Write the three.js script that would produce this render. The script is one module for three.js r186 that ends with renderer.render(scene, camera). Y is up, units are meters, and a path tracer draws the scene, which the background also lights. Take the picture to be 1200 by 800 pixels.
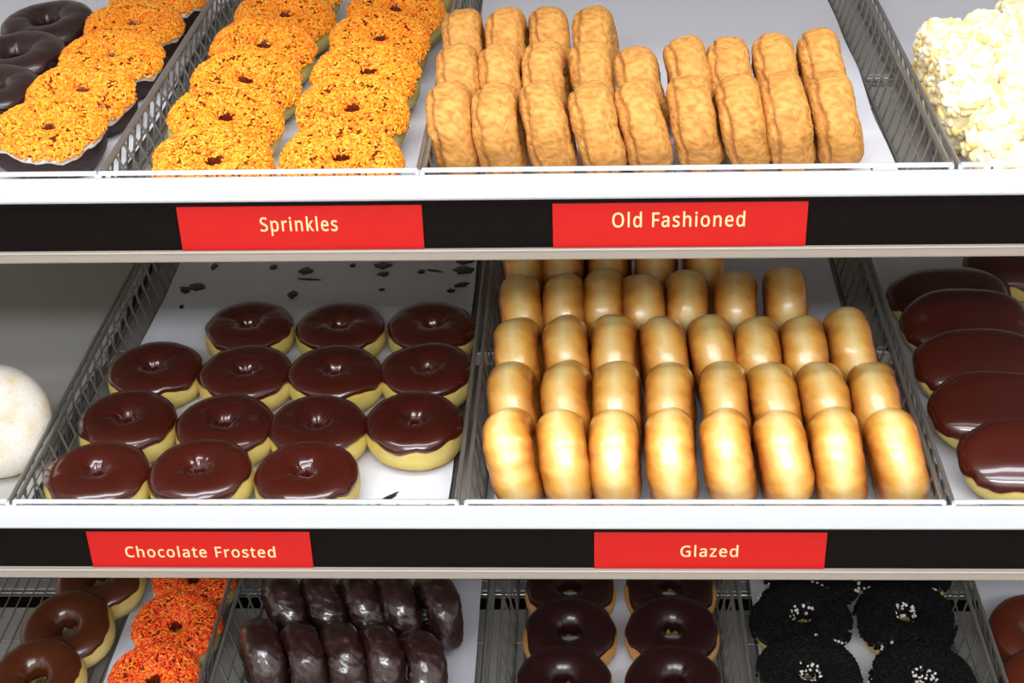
import * as THREE from 'three';
import { RoundedBoxGeometry } from 'three/addons/geometries/RoundedBoxGeometry.js';
import * as BGU from 'three/addons/utils/BufferGeometryUtils.js';
import { ImprovedNoise } from 'three/addons/math/ImprovedNoise.js';
import { FontLoader } from 'three/addons/loaders/FontLoader.js';
import { TextGeometry } from 'three/addons/geometries/TextGeometry.js';
import { RectAreaLightUniformsLib } from 'three/addons/lights/RectAreaLightUniformsLib.js';

// ---------------------------------------------------------------- camera, light, exposure
const scene = new THREE.Scene();
const rad = THREE.MathUtils.degToRad;
const camera = new THREE.PerspectiveCamera(2 * THREE.MathUtils.radToDeg(Math.atan(400 / 1800)), 1.5, 0.05, 20);
camera.position.set(0.0681, 1.6591, 1.2395);
camera.rotation.set(rad(-18), rad(3), rad(-1.2), 'YXZ');
scene.add(camera);
const renderer = new THREE.WebGLRenderer({ antialias: true });
renderer.toneMapping = THREE.LinearToneMapping;
renderer.toneMappingExposure = 0.82;
renderer.shadowMap.enabled = true;
scene.background = new THREE.Color(0x000000);
RectAreaLightUniformsLib.init();
const CEIL = 2.8;
// ceiling light panels, the last added to fill the shelf backs: [x, z, width, depth, intensity]
const PANELS = [[0, 0.85, 2.4, 0.42, 10], [0, 2.1, 2.4, 0.6, 9], [0, 3.4, 2.8, 0.7, 26]];

// ---------------------------------------------------------------- helpers
const mergeGeometries = (a) => BGU.mergeGeometries(a.map((g) => (g.index ? g.toNonIndexed() : g)));
const perlin = new ImprovedNoise();
const nz = (x, y, z, s = 0) => perlin.noise(x + 17.3 + s * 7.13, y + 5.7 + s * 3.1, z + 9.2 - s * 5.3);
let seed = 12345;
const rnd = () => { seed = (seed * 1664525 + 1013904223) >>> 0; return seed / 4294967296; };
const rr = (a, b) => a + (b - a) * rnd();
const counts = {};
function numbered(name) {
  const n = counts[name] = (counts[name] ?? -1) + 1;
  return n ? `${name}_${String(n).padStart(3, '0')}` : name;
}
function mesh(name, geo, mat, parent) {
  const m = new THREE.Mesh(geo, mat);
  m.name = name; m.castShadow = m.receiveShadow = true;
  if (parent) parent.add(m);
  return m;
}
function tag(o, label, category, group) {
  o.userData.label = label; o.userData.category = category;
  if (group) o.userData.group = group;
  return o;
}
function struct(name, geo, mat) { const m = mesh(name, geo, mat, scene); m.userData.kind = 'structure'; return m; }
const box = (w, h, d, x = 0, y = 0, z = 0) => new THREE.BoxGeometry(w, h, d).translate(x, y, z);
const rbox = (w, h, d, r, x = 0, y = 0, z = 0) => new RoundedBoxGeometry(w, h, d, 3, r).translate(x, y, z);
function rod(a, b, r, n = 8) {
  const A = new THREE.Vector3(...a), B = new THREE.Vector3(...b), d = B.clone().sub(A), l = d.length();
  const g = new THREE.CylinderGeometry(r, r, l, n);
  g.applyQuaternion(new THREE.Quaternion().setFromUnitVectors(new THREE.Vector3(0, 1, 0), d.normalize()));
  return g.translate(...A.add(B).multiplyScalar(0.5).toArray());
}
const ORD = ['first', 'second', 'third', 'fourth', 'fifth', 'sixth', 'seventh', 'eighth', 'ninth'];
function nth(i, n) { return i === 0 ? 'leftmost' : i === n - 1 ? 'rightmost' : `${ORD[i]} from left`; }

// a shelf is a plane that dips towards the viewer; u runs right, v runs back, h stands off the plane
const TAU = rad(13), SHELF = [1.3794, 1.1, 0.8206];
const TILT = new THREE.Quaternion().setFromAxisAngle(new THREE.Vector3(1, 0, 0), TAU);
const TOP = 0, MID = 1, LOW = 2;
function onShelf(o, s, u, v, h = 0, q) {
  o.position.set(u, h, -v).applyQuaternion(TILT).add(new THREE.Vector3(0, SHELF[s], 0));
  o.quaternion.copy(TILT); if (q) o.quaternion.multiply(q);
  return o;
}
const eul = (x, y, z, order = 'ZXY') => new THREE.Quaternion().setFromEuler(new THREE.Euler(x, y, z, order));

// ---------------------------------------------------------------- textures
function noiseTexture(n, fn, srgb) {
  const d = new Uint8Array(n * n * 4);
  for (let y = 0; y < n; y++) for (let x = 0; x < n; x++) {
    const c = fn(x / n, y / n), k = (y * n + x) * 4;
    d[k] = c[0]; d[k + 1] = c[1]; d[k + 2] = c[2]; d[k + 3] = 255;
  }
  const t = new THREE.DataTexture(d, n, n);
  t.wrapS = t.wrapT = THREE.RepeatWrapping; t.magFilter = THREE.LinearFilter; t.minFilter = THREE.LinearMipmapLinearFilter;
  t.generateMipmaps = true; if (srgb) t.colorSpace = THREE.SRGBColorSpace; t.needsUpdate = true;
  return t;
}
// tileable noise: points on two circles
function tnoise(x, y, f, s = 0) {
  const a = x * Math.PI * 2, b = y * Math.PI * 2, q = f / 6.283;
  return perlin.noise(Math.cos(a) * q + 20 + s, Math.sin(a) * q + Math.cos(b) * q * 1.3 + 31, Math.sin(b) * q + 44 - s);
}
const crumbBump = noiseTexture(256, (x, y) => {
  const v = 128 + 60 * tnoise(x, y, 40) + 50 * tnoise(x, y, 90, 3) + 30 * rnd() - 15;
  const k = Math.max(0, Math.min(255, v)); return [k, k, k];
});
crumbBump.repeat.set(14, 14);                       // uv are metres: a tile is 7 cm
const brushed = noiseTexture(128, (x, y) => { const k = 150 + 40 * tnoise(x, y, 60) + 30 * (rnd() - 0.5); return [k, k, k]; });
brushed.repeat.set(4, 4);

// ---------------------------------------------------------------- materials
const std = (o) => new THREE.MeshStandardMaterial(o), phy = (o) => new THREE.MeshPhysicalMaterial(o);
const M = {
  wall: std({ color: 0xd9d6d0, roughness: 0.9 }),
  ceiling: std({ color: 0xe6e5e2, roughness: 0.95 }),
  floor: std({ color: 0x9a8f84, roughness: 0.5 }),
  lip: phy({ color: 0xd6dce2, roughness: 0.35, clearcoat: 0.2 }),
  rail: std({ color: 0xa39b90, roughness: 0.5, metalness: 0.2 }),
  channel: phy({ color: 0x0d0606, roughness: 0.6, specularIntensity: 0.25 }),
  red: std({ color: 0xc40604, roughness: 0.5 }),
  cream: std({ color: 0xffd49a, roughness: 0.6 }),
  board: std({ color: 0x9c9a94, roughness: 0.55, metalness: 0.2, roughnessMap: brushed }),
  steel: std({ color: 0xb9b7b2, roughness: 0.3, metalness: 0.9 }),
  wire: std({ color: 0x98958f, roughness: 0.36, metalness: 0.7 }),
  bright: std({ color: 0xe4e6e8, roughness: 0.3, metalness: 0.5 }),  // paler copy of the basket metal, front rail's lit look put into the colour
  paper: std({ color: 0xdfe1e8, roughness: 0.8, side: THREE.DoubleSide }),
  shadedPaper: std({ color: 0xaeaca6, roughness: 0.6, side: THREE.DoubleSide }),  // parchment with the deeper shade of the left basket put into its colour
  dough: std({ vertexColors: true, roughness: 0.6, bumpMap: crumbBump, bumpScale: 0.0003 }),
  cake: std({ vertexColors: true, roughness: 0.75, bumpMap: crumbBump, bumpScale: 0.0012 }),
  glazed: phy({ vertexColors: true, roughness: 0.38, clearcoat: 0.8, clearcoatRoughness: 0.2, bumpMap: crumbBump, bumpScale: 0.0003 }),
  choc: phy({ color: 0x44130a, roughness: 0.26, clearcoat: 1, clearcoatRoughness: 0.07 }),
  chocDark: phy({ color: 0x260d0c, roughness: 0.32, clearcoat: 0.5, clearcoatRoughness: 0.18 }),
  caramel: phy({ color: 0x4a200a, roughness: 0.3, clearcoat: 0.6, clearcoatRoughness: 0.15 }),
  darkCake: phy({ vertexColors: true, roughness: 0.36, clearcoat: 1, clearcoatRoughness: 0.14, bumpMap: crumbBump, bumpScale: 0.0006 }),
  orangeIcing: std({ color: 0x6e1c06, roughness: 0.5 }),
  redGlaze: phy({ color: 0x6a1a08, roughness: 0.35, clearcoat: 0.5 }),
  whiteIcing: phy({ color: 0xe6ddd2, roughness: 0.4, clearcoat: 0.3 }),
  sprinkle: phy({ color: 0xffffff, roughness: 0.4, clearcoat: 0.2 }),
  crumb: phy({ color: 0x080607, roughness: 0.7, specularIntensity: 0.4 }),
  crumbIcing: std({ color: 0x1d1719, roughness: 0.6 }),
  coconut: std({ color: 0xfffaea, roughness: 0.7 }),
  coating: std({ vertexColors: true, roughness: 0.75 }),
  powder: std({ vertexColors: true, roughness: 0.95, bumpMap: crumbBump, bumpScale: 0.001 }),
};
const C = (hex) => new THREE.Color(hex);

// ---------------------------------------------------------------- the room
struct('floor', box(6, 0.1, 6, 0, -0.05, 1.6), M.floor);
struct('ceiling', box(6, 0.1, 6, 0, CEIL + 0.05, 1.6), M.ceiling);
struct('wall_back', box(6, CEIL, 0.1, 0, CEIL / 2, -0.72), M.wall);
struct('wall_front', box(6, CEIL, 0.1, 0, CEIL / 2, 4.3), std({ color: 0x9a948c, roughness: 0.9 }));
struct('wall_left', box(0.1, CEIL, 6, -2.6, CEIL / 2, 1.6), M.wall);
struct('wall_right', box(0.1, CEIL, 6, 2.6, CEIL / 2, 1.6), M.wall);
PANELS.forEach(([x, z, w, d, I], i) => {
  const g = new THREE.Group(); g.name = numbered('ceiling_light'); g.position.set(x, CEIL, z); scene.add(g);
  tag(g, i ? `long white ceiling light panel over the ${i > 1 ? 'far end (added shelf fill)' : 'middle'} of the shop floor` : 'long white ceiling light panel over the front of the doughnut case', 'light');
  const e = std({ color: 0xffffff, emissive: 0xf6f9ff, emissiveIntensity: I * 0.35 });
  mesh('diffuser', box(w, 0.02, d, 0, -0.03, 0), e, g);
  mesh('frame', mergeGeometries([box(w + 0.06, 0.04, 0.03, 0, -0.02, d / 2 + 0.015), box(w + 0.06, 0.04, 0.03, 0, -0.02, -d / 2 - 0.015), box(0.03, 0.04, d, w / 2 + 0.015, -0.02, 0), box(0.03, 0.04, d, -w / 2 - 0.015, -0.02, 0)]), M.lip, g);
  const L = new THREE.RectAreaLight(0xf6f9ff, I, w, d);
  L.position.set(0, -0.05, 0); L.rotation.x = -Math.PI / 2; g.add(L);
});

// ---------------------------------------------------------------- shelves
const SW = 1.9, NAMES = ['upper', 'middle', 'lower'];
const font = await new FontLoader().loadAsync('fonts/droid/droid_sans_regular.typeface.json');
for (let s = 0; s < 3; s++) {
  const g = onShelf(new THREE.Group(), s, 0, 0); g.name = numbered('display_shelf'); scene.add(g);
  tag(g, `${NAMES[s]} sloping shelf ${['with white lip above Sprinkles and Old Fashioned signs', 'with white lip above Chocolate Frosted and Glazed signs', 'at the bottom edge holding the darkest doughnuts'][s]}`, 'shelf');
  mesh('shelf_board', mergeGeometries([rbox(SW, 0.012, 0.318, 0.002, 0, -0.013, -0.095), rbox(SW, 0.012, 0.33, 0.002, 0, -0.013, -0.449)]), M.board, g);
  const sup = mesh('support_bar', mergeGeometries([rbox(SW, 0.005, 0.006, 0.002, 0, -0.0098, -0.281), rbox(SW, 0.006, 0.014, 0.002, 0, -0.0095, 0.022)]), M.steel, g);
  sup.userData.label = 'bright steel bar';
  // lip: rounded top rail
  mesh('front_lip', mergeGeometries([rbox(SW, 0.0185, 0.014, 0.004, 0, 0.0412, 0.064), box(SW, 0.05, 0.003, 0, 0.02, 0.0585)]), M.lip, g);
  mesh('label_channel', mergeGeometries([box(SW, 0.041, 0.006, 0, 0.009, 0.063), box(SW, 0.0035, 0.009, 0, 0.0302, 0.0635)]), M.channel, g);
  mesh('lower_rail', mergeGeometries([rbox(SW, 0.0085, 0.013, 0.002, 0, -0.0152, 0.0655), rbox(SW, 0.0025, 0.0025, 0.001, 0, -0.0108, 0.0712)]), M.rail, g);
  for (const x of [-0.93, 0.93]) mesh('bracket', box(0.01, 0.03, 0.6, x, -0.035, -0.31), M.board, g);
  mesh('rear_rail', box(SW, 0.05, 0.02, 0, -0.03, -0.625), M.board, g);
}
{ // the solid top of the case, above the picture
  const g = new THREE.Group(); g.name = 'canopy'; g.position.set(0, 1.86, -0.3); scene.add(g);
  tag(g, 'white canopy panel of the display case above the upper shelf', 'canopy');
  mesh('panel', rbox(SW, 0.03, 0.74, 0.004), M.lip, g);
}
{ // added unseen plinth under the lowest shelf, keeps the board gap dark
  const g = new THREE.Group(); g.name = 'added_backing'; g.position.set(0, 0, -0.3); scene.add(g);
  tag(g, 'added unseen dark box under the lowest shelf keeping the board gap dark', 'backing');
  mesh('dark_box', rbox(SW, 0.72, 0.7, 0.006, 0, 0.36, 0), M.channel, g);
}
function sign(s, u0, u1, text, t0, t1, base, cap, label) {
  const g = onShelf(new THREE.Group(), s, (u0 + u1) / 2, -0.0662, 0.0092); g.name = numbered('shelf_sign'); scene.add(g);
  tag(g, label, 'sign', undefined);
  mesh('card', rbox(u1 - u0, 0.0395, 0.0012, 0.0004, 0, 0, 0.0006), M.red, g);
  // letters set one by one with open spacing
  const parts = []; let x = 0; const size = 1, res = font.data.resolution;
  for (const ch of text) {
    const gl = font.data.glyphs[ch], adv = gl.ha / res * size;
    if (ch !== ' ') parts.push(new TextGeometry(ch, { font, size, depth: 0.03, curveSegments: 5, bevelEnabled: true, bevelThickness: 0.005, bevelSize: 0.013, bevelSegments: 1 }).translate(x, 0, 0));
    x += adv + 0.09;
  }
  const lt = mergeGeometries(parts); lt.computeBoundingBox();
  const b = lt.boundingBox, k = (t1 - t0) / (b.max.x - b.min.x), ky = cap / 0.98;
  lt.translate(-b.min.x, 0, 0).scale(k, ky, 0.004);
  const m = mesh('lettering', lt, M.cream, g); m.position.set(t0 - (u0 + u1) / 2, base, 0.0012);
  m.userData.label = `cream lettering ${text}`;
}
sign(TOP, -0.2555, -0.0615, 'Sprinkles', -0.1905, -0.129, -0.003, 0.0118, 'red shelf label strip reading Sprinkles in cream letters');
sign(TOP, 0.0405, 0.238, 'Old Fashioned', 0.087, 0.19, -0.002, 0.0122, 'red shelf label strip reading Old Fashioned in cream letters');
sign(MID, -0.3575, -0.167, 'Chocolate Frosted', -0.327, -0.198, -0.0085, 0.0108, 'red shelf label strip reading Chocolate Frosted in cream letters');
sign(MID, 0.072, 0.2645, 'Glazed', 0.144, 0.192, -0.0068, 0.0112, 'red shelf label strip reading Glazed in cream letters');

// ---------------------------------------------------------------- wire baskets and liners
const RAIL = 0.051, VF = -0.052, VB = 0.585;
function wireTray(s, u0, u1, fl, fr, label) {          // floor edges u0, u1; side walls flare by fl, fr
  const g = onShelf(new THREE.Group(), s, (u0 + u1) / 2, 0, -0.005); g.name = numbered('wire_basket'); scene.add(g);
  tag(g, label, 'basket');
  const w = (u1 - u0) / 2, zf = -VF, zb = -VB, h = RAIL + 0.005;
  const L = -w - fl, R = w + fr;
  mesh('top_rail', mergeGeometries([rod([L, h, 0.058], [L, h, zb], 0.0022), rod([R, h, 0.058], [R, h, zb], 0.0022), rod([L, h, zb], [R, h, zb], 0.0022)]), M.wire, g);
  mesh('front_rail', mergeGeometries([rod([L, h + 0.0035, 0.0605], [R, h + 0.0035, 0.0605], 0.0021), rod([L, h, 0.0605], [L, h + 0.0035, 0.0605], 0.0021), rod([R, h, 0.0605], [R, h + 0.0035, 0.0605], 0.0021)]), M.bright, g).userData.label = 'front rail with its lit look put into the colour';
  mesh('bottom_rail', mergeGeometries([rod([-w, 0.002, zf], [-w, 0.002, zb], 0.0018), rod([w, 0.002, zf], [w, 0.002, zb], 0.0018), rod([-w, 0.002, zf], [w, 0.002, zf], 0.0018), rod([-w, 0.002, zb], [w, 0.002, zb], 0.0018)]), M.wire, g);
  const lg = rod([-w, 0.002, 0], [L, h, 0], 0.0011, 6), rg = rod([w, 0.002, 0], [R, h, 0], 0.0011, 6);
  for (let z = zf - 0.012; z > zb + 0.01; z -= 0.0245) {
    mesh('side_wire', lg, M.wire, g).position.z = z;
    mesh('side_wire', rg, M.wire, g).position.z = z;
  }
  for (const [a, b] of [[-w, L], [w, R]]) mesh('side_stringer', rod([(a + b) / 2, h / 2, zf], [(a + b) / 2, h / 2, zb], 0.0009, 6), M.wire, g);
  const fw = [];
  for (let x = -w + 0.01; x < w; x += 0.0125) fw.push(rod([x, 0.001, zf], [x, 0.001, zb], 0.0008, 5));
  for (let z = zf - 0.05; z > zb; z -= 0.1) fw.push(rod([-w, -0.0002, z], [w, -0.0002, z], 0.001, 5));
  for (let x = -w + 0.0125; x < w; x += 0.025) fw.push(rod([x, 0.001, zf], [x, h, 0.0575], 0.0009, 5));
  mesh('floor_wires', mergeGeometries(fw), M.wire, g).userData.kind = 'stuff';
}
function liner(s, u0, u1, v0, v1, label, mat = M.paper, k = 0) {
  const g = new THREE.PlaneGeometry(u1 - u0, v1 - v0, 40, 50).rotateX(-Math.PI / 2), p = g.attributes.position;
  for (let i = 0; i < p.count; i++) {
    const x = p.getX(i), z = p.getZ(i), ex = Math.max(0, Math.abs(x) / ((u1 - u0) / 2) - 0.93) / 0.07;
    p.setY(i, 0.0012 + 0.0011 * (1 + nz(x * 14, z * 11, k)) * 0.6 + ex * ex * 0.0022);
    p.setX(i, x + 0.0025 * nz(3, z * 9, k + 4) * Math.abs(x) * 8);
  }
  g.computeVertexNormals();
  const m = onShelf(mesh(numbered('parchment_liner'), g, mat, scene), s, (u0 + u1) / 2, (v0 + v1) / 2);
  return tag(m, label, 'paper');
}
const dividers = 'wire basket ';
wireTray(TOP, -0.66, -0.326, 0.01, 0.01, 'wire basket holding orange sprinkled chocolate cake doughnuts at the upper left');
wireTray(TOP, -0.292, -0.072, 0.022, 0.008, 'wire basket of orange sprinkled doughnuts above the Sprinkles sign');
wireTray(TOP, -0.052, 0.333, 0.008, 0.012, 'wide wire basket of old fashioned doughnuts above the Old Fashioned sign');
wireTray(TOP, 0.364, 0.70, 0.012, 0.01, 'wire basket of pale coconut coated doughnuts at the upper right');
wireTray(MID, -0.78, -0.43, 0.01, 0.008, 'nearly empty wire basket at the left holding a powdered doughnut');
wireTray(MID, -0.404, -0.052, 0.012, 0.01, 'wire basket of chocolate frosted rings above the Chocolate Frosted sign');
wireTray(MID, -0.026, 0.346, 0.008, 0.012, 'wire basket of glazed doughnuts on edge above the Glazed sign');
wireTray(MID, 0.376, 0.74, 0.01, 0.01, 'wire basket of chocolate topped bars at the right of the Glazed ones');
wireTray(LOW, -0.62, -0.324, 0.01, 0.012, 'wire basket of brown iced and orange sprinkled rings at lower left');
wireTray(LOW, -0.288, -0.042, 0.012, 0.01, 'wire basket of dark glazed chocolate doughnuts standing on edge');
wireTray(LOW, -0.010, 0.204, 0.011, 0.01, 'wire basket of flat dark chocolate rings in two columns');
wireTray(LOW, 0.230, 0.444, 0.008, 0.01, 'wire basket of black cookie crumb doughnuts at the lower right');
wireTray(LOW, 0.474, 0.78, 0.01, 0.01, 'wire basket with a red brown doughnut at the lower right corner');
liner(TOP, -0.64, -0.332, -0.048, 0.56, 'white parchment sheet under the orange sprinkled chocolate cake doughnuts', M.paper, 1);
liner(TOP, -0.268, -0.078, -0.048, 0.56, 'white parchment sheet under the orange sprinkled doughnuts by Old Fashioned ones', M.paper, 2);
liner(TOP, -0.046, 0.327, -0.048, 0.56, 'wide white parchment sheet behind and under the old fashioned doughnuts', M.paper, 3);
liner(TOP, 0.372, 0.69, -0.048, 0.56, 'white parchment sheet under the pale coconut coated doughnuts', M.paper, 4);
liner(MID, -0.77, -0.434, -0.048, 0.57, 'parchment sheet with shade put into its grey, mostly bare behind the powdered doughnut', M.shadedPaper, 5);
liner(MID, -0.016, 0.338, -0.048, 0.56, 'white parchment sheet under the rows of glazed doughnuts', M.paper, 7);
liner(MID, 0.381, 0.73, -0.048, 0.56, 'white parchment sheet under the chocolate topped bars', M.paper, 8);
liner(LOW, -0.428, -0.33, -0.048, 0.56, 'white parchment sheet under brown iced and orange sprinkled rings', M.paper, 9);
liner(LOW, -0.27, -0.05, -0.048, 0.56, 'white parchment sheet under the dark glazed chocolate doughnuts on edge', M.paper, 10);
liner(LOW, 0.004, 0.190, -0.048, 0.56, 'white parchment sheet between two columns of dark chocolate rings', M.paper, 11);
liner(LOW, 0.242, 0.430, -0.048, 0.56, 'white parchment sheet under the black cookie crumb doughnuts', M.paper, 12);
liner(LOW, 0.48, 0.77, -0.048, 0.56, 'white parchment sheet under the red brown doughnut in the corner', M.paper, 13);
{ // the chocolate-stained sheet
  const sheet = liner(MID, -0.400, -0.058, -0.048, 0.56, 'parchment sheet spotted with chocolate under the chocolate frosted rings', M.paper, 6);
  const blob = (rx, rz, k) => {
    const g = new THREE.SphereGeometry(1, 28, 10), p = g.attributes.position;
    for (let i = 0; i < p.count; i++) { const w = 1 + 0.4 * nz(p.getX(i) * 1.3, p.getZ(i) * 1.6, k); p.setXYZ(i, p.getX(i) * w * rx, p.getY(i) * 0.0011, p.getZ(i) * w * rz); }
    g.computeVertexNormals(); return g;
  };
  // stains [u, v, half width, half depth, turn]
  const ST = [[-0.359, 0.452, .0035, .006, 0], [-0.380, 0.398, .005, .006, .5], [-0.368, 0.404, .0085, .006, -.3], [-0.29, 0.449, .004, .004, 0], [-0.252, 0.44, .007, .006, .2], [-0.165, 0.452, .0085, .006, 0], [-0.163, 0.431, .006, .004, 0], [-0.12, 0.436, .004, .004, 0], [-0.071, 0.46, .0095, .0045, .25], [-0.071, 0.439, .0105, .0065, .1], [-0.072, 0.405, .007, .004, .6], [-0.083, 0.392, .004, .003, .6], [-0.16, 0.395, .003, .002, 0], [-0.258, 0.385, .005, .006, 0], [-0.2, 0.452, .003, .003, 0], [-0.376, 0.36, .002, .003, 0], [-0.112, 0.012, .011, .0022, .75], [-0.105, 0.438, .008, .0012, -.3], [-0.245, 0.42, .012, .001, -.1]];
  const v0 = (-0.048 + 0.56) / 2, u0 = (-0.400 - 0.058) / 2;
  ST.forEach(([u, v, a, b, t], i) => {
    const m = mesh('chocolate_stain', blob(a * 1.15, b * 1.4, i), M.chocDark, sheet);
    m.position.set(u - u0, 0.003, -(v - v0)); m.rotation.y = t;
  });
}

// ---------------------------------------------------------------- doughnut shapes
const spow = (x, p) => Math.sign(x) * Math.pow(Math.abs(x), p);
// profile(phi, theta) -> point and outward direction of a ring lying flat with its base near y = 0
function surface(o) {
  const { R, r, b, p = 0.85, lump = 0.0012, k = 0, oval = 0 } = o;
  return (ph, th, off = 0) => {
    const c = spow(Math.cos(th), p), s = spow(Math.sin(th), p);
    const n1 = nz(Math.cos(ph) * 1.3, Math.sin(ph) * 1.3, th > 9 ? 0 : Math.sin(th), k) + 0.5 * nz(Math.cos(ph) * 3, Math.sin(ph) * 3, Math.cos(th) + 4, k);
    const e = 1 + oval * Math.cos(2 * ph + k);
    const q = (R * e + (r + lump * n1) * c + off * Math.cos(th));
    return [q * Math.cos(ph), b + (b + lump * n1 * 0.6) * s + off * Math.sin(th), q * Math.sin(ph)];
  };
}
function grid(nu, nv, fn, colour, wrapV = true) {      // closed in u; closed in v when wrapV
  const P = [], U = [], K = [], I = [];
  for (let j = 0; j <= nv; j++) for (let i = 0; i <= nu; i++) {
    const f = fn(i / nu, j / nv); P.push(...f.p); U.push(...f.uv);
    if (colour) { const c = colour(i / nu, j / nv, f.p); K.push(c.r, c.g, c.b); }
  }
  for (let j = 0; j < nv; j++) for (let i = 0; i < nu; i++) { const a = j * (nu + 1) + i, b = a + 1, c = a + nu + 1, d = c + 1; I.push(a, c, b, b, c, d); }
  const g = new THREE.BufferGeometry();
  g.setAttribute('position', new THREE.Float32BufferAttribute(P, 3)); g.setAttribute('uv', new THREE.Float32BufferAttribute(U, 2));
  if (colour) g.setAttribute('color', new THREE.Float32BufferAttribute(K, 3));
  g.setIndex(I); g.computeVertexNormals();
  const N = g.attributes.normal, w = nu + 1;
  const join = (a, b) => { const x = N.getX(a) + N.getX(b), y = N.getY(a) + N.getY(b), z = N.getZ(a) + N.getZ(b), l = Math.hypot(x, y, z) || 1; N.setXYZ(a, x / l, y / l, z / l); N.setXYZ(b, x / l, y / l, z / l); };
  for (let j = 0; j <= nv; j++) join(j * w, j * w + nu);
  if (wrapV) for (let i = 0; i <= nu; i++) join(i, nv * w + i);
  return g;
}
const TWO = Math.PI * 2;
function ringGeo(o, colour, extra) {
  const f = surface(o);
  return grid(o.nu ?? 64, o.nv ?? 28, (a, b) => {
    const ph = a * TWO, th = b * TWO - Math.PI / 2; return { p: f(ph, th, extra ? extra(ph, th) : 0), uv: [ph * o.R, b * TWO * o.r] };
  }, colour && ((a, b, p) => colour(a * TWO, b * TWO - Math.PI / 2, p)));
}
function icingGeo(o, t, outer, inner, nu = 72, nv = 22) {      // outer(ph), inner(ph): where the icing ends on the tube
  const f = surface(o);
  return grid(nu, nv, (a, b) => {
    const ph = a * TWO, t0 = outer(ph), t1 = inner(ph), th = t0 + (t1 - t0) * b, e = Math.abs(2 * b - 1);
    return { p: f(ph, th, t * Math.sqrt(Math.max(0, 1 - Math.pow(e, 10))) - 0.0005), uv: [ph * o.R, th * o.r] };
  }, null, false);
}
const cMix = (a, b, t) => a.clone().lerp(b, Math.max(0, Math.min(1, t)));
// yeast dough: pale proofing line round the middle, golden brown above and below
function yeast(pale, gold, brown, k, sharp = 1) {
  return (ph, th) => {
    const n = 0.5 * nz(Math.cos(ph) * 4, Math.sin(ph) * 4, th * 1.5, k) + 0.3 * nz(Math.cos(ph) * 11, Math.sin(ph) * 11, th * 5, k + 2);
    const s = Math.abs(Math.sin(th)) * sharp + n * 0.35, inside = Math.cos(th) < 0 ? 0.25 : 0;
    return s < 0.55 ? cMix(pale, gold, (s + inside) / 0.55) : cMix(gold, brown, (s - 0.55) / 0.5);
  };
}
const wave = (k, amp) => (ph) => amp * (nz(Math.cos(ph) * 1.6, Math.sin(ph) * 1.6, 1, k) * 1.4 + nz(Math.cos(ph) * 4, Math.sin(ph) * 4, 5, k) * 0.7);
function group(name) { const g = new THREE.Group(); g.name = name; return g; }
const DG = [C(0xe0cc78), C(0xcfae50), C(0xa87a26)];

function icedRing(name, o, doughCol, iceMat, k, edge = 0.1, t = 0.0024, doughMat = M.dough, wav = 0.3) {
  const g = group(name), oo = { ...o, k };
  mesh('dough', ringGeo(oo, doughCol), doughMat, g);
  const w1 = wave(k, wav), w2 = wave(k + 9, 0.3);
  const ice = mesh('icing', icingGeo(oo, t, (ph) => edge + w1(ph), (ph) => Math.PI + 0.25 + w2(ph)), iceMat, g);
  return { g, ice, oo, edge: (ph) => edge + w1(ph) };
}
const tmp = new THREE.Object3D(), V3 = (a) => new THREE.Vector3(...a);
function coat(name, parent, o, geo, mat, n, range, off, colours, keep, upright = 0.25) {
  const f = surface(o), M4 = [], cols = [];
  let guard = 0;
  while (M4.length < n && guard++ < n * 6) {
    const ph = rnd() * TWO, [a, b] = range(ph), th = a + (b - a) * rnd();
    if (rnd() > (o.R + o.r * Math.cos(th)) / (o.R + o.r)) continue;
    if (keep && !keep(ph, th)) continue;
    const p = V3(f(ph, th, off * rr(0.7, 1.3))), q = V3(f(ph, th, off + 0.003)), nrm = q.sub(V3(f(ph, th, off))).normalize();
    const dir = new THREE.Vector3(rnd() - 0.5, rnd() - 0.5, rnd() - 0.5);
    dir.addScaledVector(nrm, -dir.dot(nrm)).normalize().addScaledVector(nrm, rr(-0.1, upright)).normalize();
    tmp.position.copy(p); tmp.quaternion.setFromUnitVectors(new THREE.Vector3(0, 1, 0), dir); tmp.scale.setScalar(rr(0.8, 1.2)); tmp.updateMatrix();
    M4.push(tmp.matrix.clone());
  }
  const im = new THREE.InstancedMesh(geo, mat, M4.length);
  M4.forEach((m, i) => { im.setMatrixAt(i, m); if (colours) im.setColorAt(i, colours[Math.floor(rnd() * colours.length)]); });
  im.name = name; im.userData.kind = 'stuff'; im.castShadow = im.receiveShadow = true; parent.add(im);
  return im;
}

// prototypes: a few of each kind, each with its own lumps
const P = {};
const FR = { R: 0.0265, r: 0.0198, b: 0.0172, p: 0.76, lump: 0.0014, oval: 0.015 };
P.frosted = [1, 2, 3, 4].map((k) => icedRing('chocolate_frosted_doughnut', FR, yeast(...DG, k), M.choc, k, 0.36, 0.0034, M.dough, 0.2).g);
const KR = { R: 0.0300, r: 0.0185, b: 0.018, p: 0.85, lump: 0.0012 };
P.darkRing = [11, 12].map((k) => icedRing('dark_chocolate_ring', KR, yeast(C(0xd9a868), C(0xb87a3e), C(0x8a5224), k), M.chocDark, k, 0.5).g);
P.brownRing = [21, 22].map((k) => icedRing('brown_iced_ring', { ...KR, R: 0.0295 }, yeast(C(0xe8d28a), C(0xd0ac58), C(0xa27834), k), M.caramel, k, 0.45).g);
const SPC = [0xffb026, 0xffa41a, 0xff9810, 0xffb834, 0xfc860a, 0xf47406].map(C), SPR = [0xff7a1c, 0xff5a14, 0xf2440e, 0xff9628, 0xe03208].map(C);
const jimmy = new THREE.CapsuleGeometry(0.0011, 0.0022, 2, 5);
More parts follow.
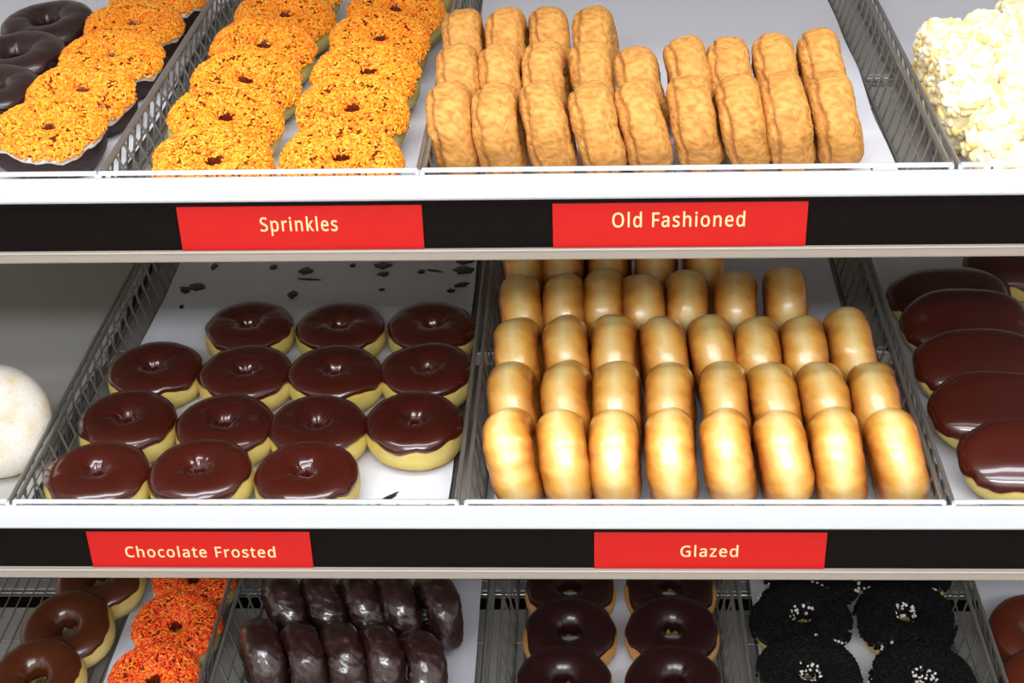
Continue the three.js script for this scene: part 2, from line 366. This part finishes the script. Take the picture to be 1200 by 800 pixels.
const SR = { R: 0.0282, r: 0.0203, b: 0.0178, p: 0.8, lump: 0.0014 };
function sprinkled(name, k, doughCol, iceMat, doughMat, cols, n, low) {
  const s = icedRing(name, SR, doughCol, iceMat, k, 0.42, 0.002, doughMat);
  coat('sprinkle_coating', s.ice, s.oo, jimmy, M.sprinkle, n, (ph) => [s.edge(ph) + low, 2.4 + 0.3 * rnd()], 0.0024, cols, null, 0.5);
  if (doughMat === M.chocCakePlain) mesh('white_glaze', icingGeo(s.oo, 0.0013, (ph) => s.edge(ph) - 0.2, () => 1.2), M.whiteIcing, s.g);
  return s.g;
}
P.sprinkled = [31, 32, 33].map((k) => sprinkled('orange_sprinkled_doughnut', k, yeast(C(0xdcd07c), C(0xc8b458), C(0xa08838), k), M.orangeIcing, M.dough, SPC, 2800, -0.04));
P.redSprinkled = [36].map((k) => sprinkled('orange_sprinkled_doughnut', k, yeast(C(0xdcd07c), C(0xc8b458), C(0xa08838), k), M.orangeIcing, M.dough, SPR, 2600, -0.04));
const DK = [C(0x2e1611), C(0x24110d), C(0x1a0b09)];
M.chocCakePlain = std({ vertexColors: true, roughness: 0.6, bumpMap: crumbBump, bumpScale: 0.0008 });
P.sprinkledCake = [37, 38].map((k) => sprinkled('orange_sprinkled_chocolate_doughnut', k, yeast(...DK, k), M.redGlaze, M.chocCakePlain, SPC, 2800, 0.02));
P.flatCake = [41, 42].map((k) => { const g = group('chocolate_cake_doughnut'); mesh('cake_ring', ringGeo({ R: 0.030, r: 0.019, b: 0.018, lump: 0.002, k }, yeast(C(0x35140f), C(0x2a100d), C(0x1e0b09), k)), M.chocCakePlain, g); mesh('glaze', icingGeo({ R: 0.030, r: 0.019, b: 0.018, lump: 0.002, k }, 0.0012, (ph) => 0.1 + wave(k, 0.4)(ph), () => Math.PI * 1.1), M.chocDark, g); return g; });
// standing rings: the flat ring turned so that it rolls on its rim, axis along u
function standing(name, part, o, col, mat, extra) {
  const g = group(name), geo = ringGeo(o, col, extra).translate(0, -o.b, 0).rotateZ(Math.PI / 2).translate(0, o.R + o.r, 0);
  mesh(part, geo, mat, g); return g;
}
P.glazed = [51, 52, 53, 54, 55].map((k) => standing('glazed_doughnut', 'glazed_dough', { R: 0.0270, r: 0.0170, b: 0.0213, p: 0.96, lump: 0.0026, oval: 0.025, k },
  yeast(C(0xfbe09a), C(0xecac46), C(0xab5818), k, 1.05), M.glazed));
P.old = [61, 62, 63, 64].map((k) => standing('old_fashioned_doughnut', 'cake_ring', { R: 0.0245, r: 0.0158, b: 0.0182, p: 0.8, lump: 0.0028, oval: 0.02, k, nu: 110, nv: 48 },
  (ph, th) => { const n = nz(Math.cos(ph) * 9, Math.sin(ph) * 9, th * 4, k) + 0.6 * nz(Math.cos(ph) * 25, Math.sin(ph) * 25, th * 11, k); const cr = Math.exp(-Math.pow((th - 0.55 - 0.2 * nz(Math.cos(ph) * 2, Math.sin(ph) * 2, 0, k)) / 0.1, 2)); return cMix(cMix(C(0xe4a855), C(0xb9742a), 0.4 + n * 0.9), C(0x8a4a16), cr * 0.8); }, M.cake,
  (ph, th) => { const c = 0.55 + 0.2 * nz(Math.cos(ph) * 2, Math.sin(ph) * 2, 0, k); const on = Math.max(0, 0.5 + 1.6 * nz(Math.cos(ph) * 1.7, Math.sin(ph) * 1.7, 3, k)); return -0.003 * on * Math.exp(-Math.pow((th - c) / 0.09, 2)) + 0.0009 * nz(Math.cos(ph) * 14, Math.sin(ph) * 14, th * 6, k); }));
P.chocCake = [71, 72, 73].map((k) => standing('glazed_chocolate_doughnut', 'chocolate_cake', { R: 0.0265, r: 0.0165, b: 0.0185, p: 0.95, lump: 0.003, k, nu: 90, nv: 36 },
  (ph, th) => { const n = nz(Math.cos(ph) * 7, Math.sin(ph) * 7, th * 3, k) + 0.7 * nz(Math.cos(ph) * 19, Math.sin(ph) * 19, th * 8, k); return cMix(C(0x2a110e), C(0x7a625c), (n - 0.42) * 1.1); }, M.darkCake,
  (ph, th) => 0.0012 * nz(Math.cos(ph) * 10, Math.sin(ph) * 10, th * 4, k)));
// cookie crumb rings
const chip = new THREE.DodecahedronGeometry(0.0017);
P.crumb = [81, 82].map((k) => {
  const s = icedRing('cookie_crumb_doughnut', KR, yeast(C(0xe8d080), C(0xd4ac50), C(0xa87c30), k), M.crumbIcing, k, 0.15);
  const bare = (ph, th) => (th < 2.5 && th > s.edge(ph) + 0.45) || nz(Math.cos(ph) * 2.2, Math.sin(ph) * 2.2, th * 1.2, k) < 0.12;
  coat('crumb_coating', s.ice, s.oo, chip, M.crumb, 3600, (ph) => [s.edge(ph), Math.PI], 0.0026, null, bare);
  coat('cream_flecks', s.ice, s.oo, chip, M.whiteIcing, 130, (ph) => [s.edge(ph), Math.PI], 0.0034, null, (ph, th) => (th > 2.35 && nz(Math.cos(ph) * 2, Math.sin(ph) * 2, 0, k) > -0.1) || (th < s.edge(ph) + 0.6 && nz(Math.cos(ph) * 1.4, Math.sin(ph) * 1.4, 3, k) > 0.16));
  return s.g;
});
// coconut: lumpy pale coating with shreds
const shred = new THREE.IcosahedronGeometry(0.0034, 1).scale(1, 1.5, 0.8);
const COCO = [0xfffbe6, 0xfff6d2, 0xfff0ba, 0xffffff, 0xffe9a0].map(C);
function coconut(k, flat) {
  const o = { R: 0.027, r: 0.0178, b: 0.021, p: 0.85, lump: 0.0045, k, nu: 100, nv: 44 };
  const g = group('coconut_doughnut'), holder = flat ? g : new THREE.Group();
  const geo = ringGeo(o, (ph, th) => cMix(C(0xfff6d6), C(0xf8dc98), 0.4 + nz(Math.cos(ph) * 5, Math.sin(ph) * 5, th * 3, k)), (ph, th) => 0.002 * nz(Math.cos(ph) * 6, Math.sin(ph) * 6, th * 3, k) + 0.001 * nz(Math.cos(ph) * 15, Math.sin(ph) * 15, th * 7, k));
  const m = mesh('coated_dough', geo, M.coating, g);
  const im = coat('coconut_crumbs', m, o, shred, M.coconut, 420, () => [-1.57, 4.7], 0.0005, COCO, (ph, th) => nz(Math.cos(ph) * 3, Math.sin(ph) * 3, th * 2, k) > -0.3, 0.7);
  if (!flat) { m.position.set(0, o.R + o.r, 0); m.rotation.z = Math.PI / 2; m.geometry.translate(0, -o.b, 0); const T = new THREE.Matrix4().makeTranslation(0, -o.b, 0), a = new THREE.Matrix4(); for (let i = 0; i < im.count; i++) { im.getMatrixAt(i, a); im.setMatrixAt(i, a.premultiply(T)); } }
  return g;
}
P.coconut = [91, 92].map((k) => coconut(k, false)); P.coconutFlat = [coconut(95, true)];
// filled shells (no hole)
function shellGeo(a, b, h, k, col, t0 = -Math.PI / 2, off = 0, wav = 0) {
  return grid(64, 26, (i, j) => {
    const ph = i * TWO, lo = t0 + (wav ? wave(k, wav)(ph) : 0), th = lo + (Math.PI / 2 - lo) * j;
    const c = Math.pow(Math.max(0, Math.cos(th)), 0.62), s = spow(Math.sin(th), 0.9), cx = spow(Math.cos(ph), 0.82), cz = spow(Math.sin(ph), 0.82);
    const n = 1 + 0.05 * nz(cx * c * 1.5, s, cz * c * 1.5, k), edge = off * (wav ? Math.sqrt(1 - Math.pow(1 - j, 14)) : 1) - (wav ? 0.0004 : 0);
    return { p: [(a + edge) * c * cx * n, h + (h + edge) * s * n, (b + edge) * c * cz * n], uv: [ph * a, th * h] };
  }, col && ((i, j, p) => col(i * TWO, (j - 0.5) * Math.PI, p)), false);
}
P.bar = [101, 102].map((k) => {
  const g = group('chocolate_topped_bar');
  mesh('dough', shellGeo(0.062, 0.043, 0.021, k, yeast(...DG, k)), M.dough, g);
  mesh('icing', shellGeo(0.062, 0.043, 0.021, k, null, 0.12, 0.0024, 0.3), M.choc, g);
  return g;
});
P.powdered = [(() => { const g = group('powdered_doughnut'); mesh('sugared_shell', shellGeo(0.054, 0.054, 0.026, 7, (ph, th, p) => cMix(C(0xefe8dc), C(0xe4cb9c), 0.1 + 1.1 * nz(p[0] * 50, p[1] * 50, p[2] * 50, 7) + 0.7 * nz(p[0] * 240, p[1] * 240, p[2] * 240, 8))).translate(0, -0.026, 0).rotateX(Math.PI / 2).translate(0, 0.054, 0), M.powder, g); return g; })()];
P.redBrown = [icedRing('red_brown_doughnut', KR, yeast(C(0xa8602c), C(0x8a4420), C(0x6a2c14), 5), phy({ color: 0x5a210d, roughness: 0.3, clearcoat: 0.7, clearcoatRoughness: 0.12 }), 5, -0.5, 0.002).g];

// ---------------------------------------------------------------- laying them out
const used = new Set();
function put(kind, i, s, u, v, h, q, label, category, grp) {
  const arr = P[kind], src = arr[i % arr.length], first = !used.has(src); used.add(src);
  const o = first ? src : src.clone(); o.name = numbered(src.name.replace(/_\d+$/, ''));
  scene.add(onShelf(o, s, u, v, h, q)); return tag(o, label, category, grp);
}
// flat ring whose hole is seen at (u, v) and that leans its face a little to the viewer
let turn = 0;
function flat(kind, i, s, u, v, lean, roll, label, category, grp, H = 0.036, lift = 0, Hs = 0.035) {
  const f = rad(lean), h = 0.034 * Math.sin(Math.abs(f)) + 0.0025 + 0.036 * Math.sin(Math.abs(rad(roll))) + lift;
  return put(kind, i, s, u, v + H * Math.sin(f) + (Hs - h - H * Math.cos(f)) / 0.68, h, eul(f, (turn += 2.3), rad(roll), 'XZY'), label, category, grp);
}
// ring on its rim, top edge at (u, v), top leaning left by a degrees
function upright(kind, i, s, u, v, D, a, label, category, grp, yaw = 0, fwd = 0, spin) {
  const r = rad(a);
  const o = put(kind, i, s, u + D * Math.sin(r) * 0.5, v + D * 0.5 * Math.sin(rad(fwd)), D * 0.5 + 0.003, eul(rad(fwd), rad(yaw), r, 'ZYX'), label, category, grp);
  const sp = new THREE.Quaternion().setFromAxisAngle(new THREE.Vector3(1, 0, 0), spin ?? rnd() * 6.28);
  o.quaternion.multiply(sp);
  const c = new THREE.Vector3(0, D / 2, 0).applyQuaternion(o.quaternion); o.position.sub(c);   // the ring's centre stays at half its height
  return o;
}
const ROW = ['front', 'second', 'third', 'fourth', 'fifth'];

// chocolate frosted rings
[[[-.368, .010], [-.276, .015], [-.180, .010]], [[-.363, .095], [-.269, .088], [-.182, .086], [-.093, .091]], [[-.359, .185], [-.267, .178], [-.179, .177], [-.089, .181]], [[-.281, .268], [-.185, .265], [-.092, .265]]].forEach((row, j) =>
  row.forEach(([u, v], i) => flat('frosted', i + j * 2 + 1, MID, u, v, j === 3 ? 0 : 2, rr(-2, 2),
    `chocolate frosted ring doughnut, ${nth(i, row.length)} in the ${j === 3 ? 'back' : ROW[j]} row above Chocolate Frosted sign`, 'doughnut', 'chocolate frosted rings on the middle shelf', 0.037, 0, 0.040)));

// glazed, on edge
[[[-.007, .012, 14], [.041, .010, 8], [.088, .010, 4], [.135, .010, 6], [.181, .010, 10], [.228, .010, 9], [.275, .010, 9], [.322, .010, 12]],
  [[-.006, .089, 10], [.043, .089, 10], [.091, .088, 5], [.139, .088, 5], [.186, .088, 10], [.230, .087, 8], [.274, .087, 8], [.318, .087, 12]],
  [[-.004, .172, 10], [.043, .172, 8], [.090, .175, 6], [.136, .174, 5], [.181, .174, 8], [.224, .170, 9], [.267, .170, 10], [.311, .183, 9]],
  [[-.003, .256, 8], [.041, .256, 8], [.082, .266, 5], [.123, .255, -4], [.166, .263, 2], [.213, .259, 4], [.263, .270, 4]],
  [[-.002, .345, 5], [.041, .344, 5], [.088, .347, 5], [.137, .337, 4], [.187, .342, 3]]].forEach((row, j) =>
  row.forEach(([u, v, a], i) => upright('glazed', i * 2 + j * 3, MID, u, v, 0.088, a,
    `glazed ring doughnut on edge, ${nth(i, row.length)} in the ${j === 4 ? 'back' : ROW[j]} row above Glazed sign`, 'doughnut', 'glazed doughnuts standing on edge', rr(-5, 5))));

// old fashioned, on edge
[[[-.049, .041, 8], [-.011, .038, 9], [.027, .038, 13], [.066, .038, 15], [.104, .043, 15], [.149, .050, 13], [.188, .050, 14], [.225, .050, 12], [.264, .054, 13]],
  [[-.048, .130, 6], [-.011, .131, 7], [.027, .134, 8], [.068, .134, 9], [.106, .118, 14], [.151, .140, 11], [.188, .140, 10], [.228, .145, 10], [.268, .150, 11]],
  [[-.049, .226, 4], [-.009, .226, 5], [.030, .229, 6], [.071, .228, 8]]].forEach((row, j) =>
  row.forEach(([u, v, a], i) => upright('old', i * 3 + j, TOP, u, v, 0.0806, a,
    `golden old fashioned doughnut on edge, ${nth(i, row.length)} in the ${j === 2 ? 'short back' : j ? 'middle' : 'front'} row`, 'doughnut', 'old fashioned doughnuts standing on edge', rr(-4, 4), 2)));

// orange sprinkled
[[[-.238, .004], [-.247, .095], [-.245, .182], [-.245, .271], [-.239, .358], [-.244, .446]], [[-.134, .010], [-.138, .112], [-.136, .199], [-.135, .288], [-.127, .373], [-.124, .460]]].forEach((col, c) =>
  col.forEach(([u, v], j) => flat('sprinkled', j + c, TOP, u, v, 11, c ? -5 : -7,
    `orange sprinkled yellow doughnut, ${j ? ORD[j] + ' from the front' : 'front one'} in the ${c ? 'right' : 'left'} column above Sprinkles sign`, 'doughnut', 'orange sprinkled doughnuts above the Sprinkles sign')));
[[-.398, .080], [-.393, .166], [-.388, .254], [-.390, .342], [-.386, .425]].forEach(([u, v], j) => flat('sprinkledCake', j, TOP, u, v, 7, -4,
  `orange sprinkled chocolate cake doughnut, ${j ? ORD[j] + ' from the front' : 'front one'} in the upper left column`, 'doughnut', 'orange sprinkled chocolate cake doughnuts'));
[[-.487, .085], [-.480, .175], [-.485, .268], [-.482, .360]].forEach(([u, v], j) => flat('flatCake', j, TOP, u, v, 6, 3,
  `plain dark chocolate cake doughnut, ${j ? ORD[j] + ' from the front' : 'front one'} left of the orange sprinkled ones`, 'doughnut', 'dark chocolate cake doughnuts at the upper left'));

// coconut
flat('coconutFlat', 0, TOP, .418, .012, 40, 6, 'pale coconut coated doughnut tilted to show its hole, front of its basket', 'doughnut', 'coconut doughnuts at the upper right', 0.03);
[[.381, .085, 8, 'leftmost in the row behind the tilted one'], [.424, .092, 6, 'second in the row behind the tilted one'], [.468, .09, 4, 'third in the row behind the tilted one'], [.380, .150, 5, 'leftmost in the back row'], [.420, .158, 4, 'second in the back row'], [.461, .200, 2, 'third in the back row']].forEach(([u, v, a, t], i) =>
  upright('coconut', i, TOP, u, v, 0.092, a, `pale coconut coated doughnut on edge, ${t}`, 'doughnut', 'coconut doughnuts at the upper right', rr(-8, 8)));

// powdered
put('powdered', 0, MID, -.481, .045, 0.002, eul(rad(-16), rad(12), rad(-4)), 'white powdered doughnut standing alone against the basket side at left', 'doughnut');

// chocolate topped bars
[[.452, .004, 18], [.441, .076, 20], [.441, .153, 20], [.443, .236, 18], [.441, .31, 8]].forEach(([u, v, l], j) => put('bar', j, MID, u, v + 0.04 * Math.sin(rad(l)) + 0.05 * Math.sin(rad(l)) - 0.002, 0.036 * Math.sin(rad(l)) + 0.003, eul(rad(l), (j % 2) * Math.PI + rr(-.06, .06), rad(2), 'XZY'),
  `dark chocolate topped bar without a hole, ${j ? ORD[j] + ' from the front' : 'front one'} at the right edge`, 'doughnut', 'chocolate topped bars at the right edge'));
put('bar', 1, MID, .528, .372, 0.014, eul(rad(6), .05, 0), 'dark chocolate topped bar farthest back, cut by the right edge', 'doughnut', 'chocolate topped bars at the right edge');

// lower shelf
[[-.481, .110], [-.472, .184], [-.458, .262]].forEach(([u, v], j) => flat('brownRing', j, LOW, u, v, 12, 2,
  `${j === 2 ? 'farthest' : j ? 'middle' : 'nearest'} brown iced ring doughnut in the lower left basket`, 'doughnut', 'brown iced rings at lower left'));
[[-.364, .108], [-.360, .187], [-.358, .262]].forEach(([u, v], j) => flat('redSprinkled', j, LOW, u, v, 12, -4,
  `${j === 2 ? 'farthest' : j ? 'middle' : 'nearest'} orange sprinkled ring doughnut beside the brown iced rings at lower left`, 'doughnut', 'orange sprinkled rings at lower left').scale.setScalar(0.92));
[[[-.255, .112, 0], [-.211, .107, -4], [-.172, .107, -6], [-.133, .107, -8], [-.087, .097, -18]], [[-.248, .186, 4], [-.207, .186, 2], [-.168, .186, 2], [-.129, .186, -4], [-.083, .184, -8]]].forEach((row, j) => row.forEach(([u, v, a], i) =>
  upright('chocCake', i + j * 2, LOW, u, v, 0.086, a, `dark glazed chocolate doughnut on edge, ${nth(i, 5)} in the ${j ? 'back' : 'front'} row, bottom shelf`, 'doughnut', 'dark glazed chocolate doughnuts on edge', 24)));
[[[.042, .107], [.048, .180], [.048, .250]], [[.150, .108], [.152, .183], [.153, .250]]].forEach((col, c) => col.forEach(([u, v], j) => flat('darkRing', j + c, LOW, u, v, 6, 0,
  `dark chocolate ring doughnut, ${['nearest', 'middle', 'farthest'][j]} in the ${c ? 'right' : 'left'} column, bottom shelf centre`, 'doughnut', 'dark chocolate rings in two columns')));
[[[.282, .121], [.285, .203], [.304, .276]], [[.391, .113], [.391, .206], [.398, .280]]].forEach((col, c) => col.forEach(([u, v], j) => flat('crumb', j + c, LOW, u, v, 6, 0,
  `black cookie crumb ring doughnut, ${['nearest', 'middle', 'farthest'][j]} in the ${c ? 'right' : 'left'} column, bottom shelf`, 'doughnut', 'black cookie crumb doughnuts')));
[[.512, .106], [.52, .186]].forEach(([u, v], j) => flat('redBrown', 0, LOW, u, v, 9, 0, `${j ? 'farther' : 'nearer'} shiny red brown doughnut cut by the lower right edge`, 'doughnut', 'red brown doughnuts at the lower right'));

renderer.render(scene, camera);
